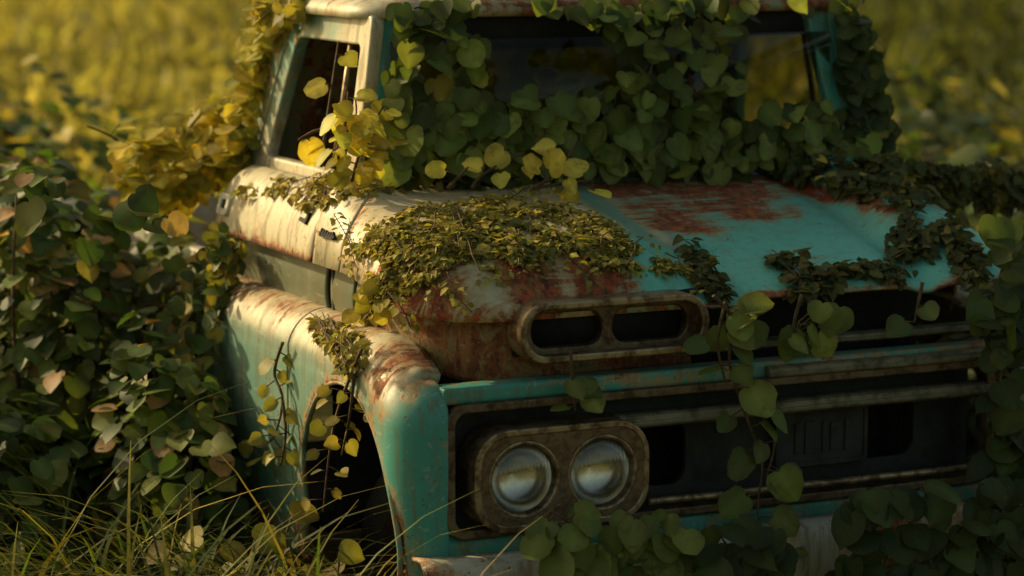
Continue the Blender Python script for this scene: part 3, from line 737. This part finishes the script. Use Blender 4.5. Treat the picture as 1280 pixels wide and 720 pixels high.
vine('dark creeper crossing the teal hood front in a ragged band', [([(956, 318), (985, 322), (1010, 345), (1060, 335), (1112, 322), (1122, 280), (1140, 262), (1160, 300), (1165, 330), (1130, 352), (1060, 350), (1040, 366), (990, 368), (962, 335)], 520, .022, .05)], pal='matdark', small=True, lift=(.004, .045), face=.35, up=.7, name='creeper', cat='creeper', stems=12)
vine('creeper strand running down the far side of the hood to its corner', [([(1160, 280), (1190, 285), (1225, 320), (1225, 352), (1205, 350), (1180, 312)], 200, .025, .05)], pal='matdark', small=True, lift=(.004, .05), face=.35, up=.7, name='creeper', cat='creeper', stems=6)
vine('small creeper clump in the hood valley just behind the oval intake', [([(850, 308), (872, 312), (905, 360), (912, 388), (890, 378), (862, 345)], 150, .024, .045)], pal='matdark', small=True, lift=(.004, .05), face=.35, up=.7, name='creeper', cat='creeper', stems=6)
vine('olive creeper blanket over the far cowl and fender beyond the hood', [([(940, 216), (1120, 205), (1290, 210), (1290, 268), (1240, 262), (1165, 258), (1120, 266), (1060, 244)], 1100, .025, .055)], pal='matdark', small=True, lift=(.004, .07), face=.3, up=.8, name='creeper', cat='creeper', mix=('gold', .12), stems=16)
# strands hanging down the front
vine('long strand of heart shaped leaves hanging down the middle of the grille', [([(900, 392), (945, 388), (945, 425), (915, 430)], 4, .075, .10)], [([(890, 372), (915, 405), (910, 455), (930, 520), (950, 580), (945, 640), (960, 690)], .060, .06, .10), ([(905, 380), (895, 430), (905, 480)], .06, .06, .09), ([(930, 500), (965, 545), (955, 600)], .07, .06, .10)], plane=('y', -.11))
vine('short leafy shoots dropping from the hood edge over the upper grille bars', [([(960, 388), (1055, 380), (1045, 415), (1005, 440), (970, 430)], 7, .06, .095)], [([(1000, 370), (990, 410), (1000, 435)], .075, .06, .085)], plane=('y', -.09))
vine('little strand of two or three leaves hanging over the upper grille near its far end', [], [([(1150, 355), (1145, 380), (1140, 405)], .06, .06, .08)], plane=('y', -.09))
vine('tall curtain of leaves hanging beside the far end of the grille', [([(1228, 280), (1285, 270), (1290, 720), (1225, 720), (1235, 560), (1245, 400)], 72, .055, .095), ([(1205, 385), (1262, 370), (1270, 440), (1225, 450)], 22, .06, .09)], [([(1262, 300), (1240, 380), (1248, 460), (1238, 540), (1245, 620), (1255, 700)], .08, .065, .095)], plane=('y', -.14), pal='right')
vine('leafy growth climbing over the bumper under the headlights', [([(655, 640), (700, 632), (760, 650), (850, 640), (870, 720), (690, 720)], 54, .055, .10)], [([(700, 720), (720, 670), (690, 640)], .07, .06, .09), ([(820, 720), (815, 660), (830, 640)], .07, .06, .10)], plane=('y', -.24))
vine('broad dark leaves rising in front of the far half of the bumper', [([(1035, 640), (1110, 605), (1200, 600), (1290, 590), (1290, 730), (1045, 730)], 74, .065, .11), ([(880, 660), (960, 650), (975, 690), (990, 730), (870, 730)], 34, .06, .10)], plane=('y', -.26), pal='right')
vine('tiny twin leaved sprig in the gap above the headlights', [([(690, 480), (705, 475), (745, 485), (740, 502), (695, 500)], 3, .06, .08)], [([(712, 440), (715, 480), (718, 515)], .08, .05, .07)], plane=('y', -.075))
# strands on the near side
vine('thin trailing strand of dry leaves down the door edge behind the wheel opening', [], [([(362, 430), (352, 465), (362, 500), (350, 545), (325, 560)], .035, .03, .055), ([(362, 500), (366, 540), (360, 580)], .04, .03, .055)], pal='mat', mix=('gold', .4))
vine('thin strand of yellow leaves hanging across the dark wheel opening', [], [([(452, 440), (432, 490), (418, 535), (410, 590), (405, 640)], .04, .025, .05), ([(445, 450), (438, 520), (428, 570)], .05, .025, .045)], pal='mat', mix=('gold', .3), plane=('x', -.99))
vine('olive leaves trailing from the hood lip onto the recessed side', [], [([(490, 350), (472, 380), (455, 402)], .022, .03, .05)], pal='gold')
vine('green vine smothering the truck bed side and its rounded fender', [([(40, 232), (130, 240), (180, 262), (232, 300), (262, 345), (240, 420), (200, 470), (110, 440), (40, 400)], 520, .05, .09)], pal='bush', lift=(.02, .16), mix=('bushdry', .16), up=.6)
vine('dark vine climbing the rear half of the near body side, under the shoulder', [([(205, 350), (262, 340), (290, 380), (290, 470), (300, 575), (215, 610)], 260, .04, .08)], pal='bush', lift=(.02, .14), mix=('gold', .1))
vine('hanging tangle at the rear end of the near side under the pale shoulder', [([(262, 282), (300, 300), (298, 350), (284, 420), (270, 400), (255, 320)], 190, .025, .05)], pal='gold', plane=('y', 1.42), lift=(.0, .1), mix=('bush', .5))

def shrub(label, c, rad, n, size, pal='bush', mix=None, group=None, name='shrub', cat='shrub', open_=.55):
    rt = root(name, label, cat, (c[0], c[1], 0), group); F_ = Foliage(); vs, fs = [], []
    base = Vector((0, 0, 0))
    for k in range(10):
        a = U(0, 2*math.pi); rr = U(.3, .9)
        e = Vector((math.cos(a)*rad[0]*rr, math.sin(a)*rad[1]*rr, c[2]+rad[2]*U(.1, .9)))
        mid = e*.5+Vector((U(-.1, .1), U(-.1, .1), rad[2]*.2))
        tube(vs, fs, smooth_path([base+Vector((U(-.1, .1), U(-.1, .1), 0)), mid, e], 5), lambda t: lerp(.012, .003, t), 5)
    seeds = [Vector((U(-1, 1), U(-1, 1), U(-1, 1))) for _ in range(16)]
    for i in range(n):
        while True:
            q = Vector((U(-1, 1), U(-1, 1), U(-1, 1)))
            if .05 < q.length < 1: break
        q = q.normalized()*(R()**.28)
        lump = 1+.28*nz(q.x, q.y, q.z, 2.2, c[0])+.12*nz(q.x, q.y, q.z, 5, c[1])
        p = Vector((q.x*rad[0]*lump, q.y*rad[1]*lump, c[2]+q.z*rad[2]*lump))
        if p.z < .02: continue
        if nz(p.x, p.y, p.z, 3.2, 4) < -open_: continue
        nn = q*.5+Vector((0, 0, .75))+TOCAM*.2+Vector((U(-1, 1), U(-1, 1), U(-1, 1)))*.55
        pp = pal if not mix or R() > mix[1]*(.35+1.3*max(0, q.z)) else mix[0]
        F_.leaf(p, nn, Vector((q.x, q.y, -.5))+Vector((U(-1, 1), U(-1, 1), U(-1, 1)))*.6, U(*size), colr(pp, .35))
    F_.build('foliage', M['leaf'], rt); meshobj('branch', vs, fs, M['stem'], rt); return rt
SH = 'dense shrubs crowding the near side of the truck'
shrub('dark leafy shrub pressed against the near body side behind the wheel opening', (-1.20, 1.26, .44), (.18, .36, .50), 900, (.05, .085), mix=('bushdry', .08))
shrub('shrub with pinkish dry top leaves, beside the truck bed', (-1.34, 2.00, .70), (.26, .46, .68), 1400, (.05, .09), mix=('bushdry', .20))
shrub('low dark shrub in the lower corner beyond the long grass', (-1.72, 1.55, .34), (.34, .45, .44), 900, (.06, .10))
shrub('round leaved green shrub at the picture edge, just outside the pinkish topped shrub', (-1.85, 2.45, .52), (.40, .5, .56), 1000, (.06, .11), mix=('bushdry', .18))
shrub('tall tangled shrub hiding the middle of the truck bed', (-1.34, 2.85, .74), (.28, .52, .70), 1200, (.055, .09), mix=('bushdry', .07))
shrub('brown tinged shrub behind the sunny cascade off the bed', (-1.36, 3.70, .80), (.42, .6, .70), 1200, (.06, .10), mix=('bushdry', .07))
shrub('shrub beyond the far end of the bed, dull green with tan tips', (-2.0, 4.0, .60), (.7, .7, .62), 1000, (.06, .11), mix=('bushdry', .25))
shrub('tall dark shrub in the shade far behind the cab corner', (-.6, 5.6, .62), (1.0, .8, .85), 1300, (.07, .12), mix=('gold', .14))
shrub('dark bramble shrub at the edge of the golden field', (-1.7, 6.2, .60), (1.1, .9, .85), 1400, (.08, .13), mix=('gold', .16))
shrub('dark shrub at the picture edge where the golden field begins', (-2.9, 5.6, .60), (1.0, .9, .85), 1200, (.07, .12), mix=('gold', .12))
shrub('spreading shrub half hidden behind the truck tail', (.6, 6.0, .40), (1.0, .8, .55), 800, (.08, .13), mix=('gold', .1))
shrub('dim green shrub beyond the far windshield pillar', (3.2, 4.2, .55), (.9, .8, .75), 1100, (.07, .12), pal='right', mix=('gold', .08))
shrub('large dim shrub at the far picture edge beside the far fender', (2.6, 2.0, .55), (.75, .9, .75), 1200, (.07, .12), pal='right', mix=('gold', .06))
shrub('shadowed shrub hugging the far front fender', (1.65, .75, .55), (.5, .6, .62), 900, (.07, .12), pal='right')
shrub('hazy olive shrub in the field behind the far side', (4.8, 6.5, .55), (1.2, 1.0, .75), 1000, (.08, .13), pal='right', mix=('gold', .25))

# ------------------------------------------------------------------ grass
def blades(label_name, spots, mat, kind='stuff', pals=('gold',)):
    vs, fs, cs = [], [], []
    for (x, y, z0, h, w, lean, pal) in spots:
        a = U(0, 2*math.pi) if lean is None else lean+U(-.7, .7); dv = Vector((math.cos(a), math.sin(a), 0)); sd = Vector((-dv.y, dv.x, 0))
        sd = (sd+RT*U(-.8, .8)).normalized(); bend = U(.5, 1.45); c = colr(pal, .35); n = 6; b = len(vs)
        for i in range(n+1):
            t = i/n; p = Vector((x, y, z0))+dv*(h*bend*t**1.9*.8)+Vector((0, 0, h*(t-.42*bend*t**2.6)))
            ww = w*(1-t**2.2)*.5+.0006; vs += [p-sd*ww, p+sd*ww]; k = lerp(.55, 1.1, t); cs += [(c[0]*k, c[1]*k, c[2]*k, 1)]*2
        for i in range(n): q = b+2*i; fs.append((q, q+1, q+3, q+2))
    me = bpy.data.meshes.new(label_name); me.from_pydata([tuple(v) for v in vs], [], fs); me.update()
    at = me.attributes.new('tint', 'FLOAT_COLOR', 'POINT'); at.data.foreach_set('color', [x for c in cs for x in c])
    o = link(label_name, me, mat); o['kind'] = kind; return o
spots = []
for i in range(2500):
    x = U(-2.0, -1.03); y = U(-.75, 1.35)
    k = nz(x, y, 0, 2.3, 3)
    if k < -.3: continue
    if y < -.35 and x > -1.4: continue
    if x < -1.62 and R() < .6: continue
    h = U(.42, .80)*(1+.7*max(0, k))*(1.25 if R() < .15 else 1)*lerp(1.0, .8, sm(.8, 1.3, y))
    spots.append((x, y, 0, h, U(.007, .020), None if R() < .5 else 3.6, random.choice(('gold', 'matdark', 'matdark', 'bush', 'bush', 'mat') if x > -1.55 else ('matdark', 'bush', 'bush', 'gold'))))
g = blades('long_grass', spots, M['grass']); g['label'] = 'long arching yellow grass growing beside the near front wheel'; g['category'] = 'grass'
def weed(label, c, n, size, hgt, pal):
    rt = root('weed', label, 'weed', (c[0], c[1], 0)); F_ = Foliage(); vs, fs = [], []
    for k in range(n):
        a = U(0, 2*math.pi); rr = U(.03, .22); h = U(.4, 1)*hgt
        e = Vector((math.cos(a)*rr, math.sin(a)*rr, h)); tube(vs, fs, smooth_path([Vector((0, 0, 0)), e*.5+Vector((0, 0, .05)), e], 4), .003, 5)
        F_.leaf(e, Vector((math.cos(a)*.3, math.sin(a)*.3, .6))+TOCAM*.7+Vector((U(-1, 1), U(-1, 1), 0))*.3, Vector((math.cos(a), math.sin(a), -.3)), U(*size), colr(pal))
    F_.build('leaves', M['leaf'], rt); meshobj('stalk', vs, fs, M['stem'], rt)
weed('broad leaved olive weed among the long grass below the door', (-1.22, .55, 0), 20, (.06, .10), .50, 'mat')
weed('broad leaved weed in the wheel opening behind the grass', (-1.06, .30, 0), 16, (.05, .08), .50, 'mat')
weed('squat weed with wide leaves at the lower edge of the grass', (-1.45, .35, 0), 16, (.07, .11), .36, 'mat')
weed('yellowing weed at the foot of the near fender corner', (-1.12, -.10, 0), 12, (.06, .10), .36, 'gold')

# ------------------------------------------------------------------ field
def field_t(x, y): return sm(.10, .62, (x+1.0)/(y+6))       # golden to olive, also darkened to paint in the dimmer light
vs, fs = [], []
nx_, ny_ = 60, 60
for j in range(ny_+1):
    for i in range(nx_+1):
        a = i/nx_*2-1; b = j/ny_*2-1
        x = math.copysign(abs(a)**2.2, a)*220+10; y = math.copysign(abs(b)**2.2, b)*300+20
        r = math.hypot(x-.3, y-2); z = -.004+.10*nz(x, y, 0, .12)*sm(6, 16, r)+1.8*sm(40, 160, y); vs.append((x, y, z))
for j in range(ny_):
    for i in range(nx_):
        a = j*(nx_+1)+i; fs.append((a, a+1, a+nx_+2, a+nx_+1))
mg, nt, out = newmat('field_ground')
pos = N(nt, 'ShaderNodeTexCoord').outputs['Object']
n1 = noise_(nt, pos, .6, 8, .65); n2 = noise_(nt, pos, 6, 6, .7)
c = mixc(nt, ramp(nt, n1, .35, .7), (.12, .11, .028), (.17, .15, .04)); c = mixc(nt, mth(nt, 'MULTIPLY', ramp(nt, n2, .4, .7), .6), c, (.05, .05, .014))
b = N(nt, 'ShaderNodeBsdfPrincipled'); L(nt, c, b.inputs['Base Color']); b.inputs['Roughness'].default_value = .9; b.inputs['Specular IOR Level'].default_value = .1
L(nt, b.outputs[0], out.inputs[0])
gd = meshobj('ground', vs, fs, mg); gd['kind'] = 'structure'
F_ = Foliage()
for i in range(46000):
    # field plants, in the wedge of land behind the truck
    dist = 6+50*R()**1.4; lat = U(-.30, .30)*(dist+7)
    p = Vector((CAM.x, CAM.y, 0))+Vector((D.x, D.y, 0)).normalized()*(dist+7)+RT*lat
    if p.y < 4.3 and -1.3 < p.x < 1.5: continue
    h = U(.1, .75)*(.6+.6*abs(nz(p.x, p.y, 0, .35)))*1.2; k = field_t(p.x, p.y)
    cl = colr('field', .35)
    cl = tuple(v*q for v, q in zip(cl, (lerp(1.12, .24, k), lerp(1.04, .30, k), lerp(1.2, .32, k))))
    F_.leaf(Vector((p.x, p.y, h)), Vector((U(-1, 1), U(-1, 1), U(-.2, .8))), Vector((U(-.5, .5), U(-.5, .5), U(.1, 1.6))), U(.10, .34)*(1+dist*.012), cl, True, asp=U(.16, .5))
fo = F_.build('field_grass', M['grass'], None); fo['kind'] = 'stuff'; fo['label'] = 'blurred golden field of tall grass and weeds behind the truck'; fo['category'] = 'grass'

# ------------------------------------------------------------------ light
SUNDIR = Vector((-.62, .785, 0)).normalized(); EL = math.radians(27)
sd = Vector((SUNDIR.x*math.cos(EL), SUNDIR.y*math.cos(EL), math.sin(EL)))
sl = bpy.data.lights.new('sun', 'SUN'); sl.energy = 4.7; sl.angle = math.radians(.6); sl.color = (1.0, .79, .43)
so = bpy.data.objects.new('sun', sl); COL.objects.link(so); so.rotation_euler = sd.to_track_quat('Z', 'Y').to_euler()
w = bpy.data.worlds.new('World'); sc.world = w; w.use_nodes = True; nt = w.node_tree
bg = nt.nodes['Background']; sky = nt.nodes.new('ShaderNodeTexSky'); sky.sky_type = 'NISHITA'; sky.sun_disc = False
sky.sun_elevation = EL; sky.sun_rotation = math.atan2(sd.x, sd.y); sky.dust_density = 4; sky.air_density = 1.0; sky.ozone_density = .6
L(nt, mixc(nt, 1.0, sky.outputs[0], (1.0, .88, .58), 'MULTIPLY'), bg.inputs['Color']); bg.inputs['Strength'].default_value = .15
sc.view_settings.view_transform = 'Standard'; sc.view_settings.look = 'None'; sc.view_settings.exposure = 0
sc.cycles.max_bounces = 6; sc.cycles.transparent_max_bounces = 8
sc.cycles.use_denoising = True
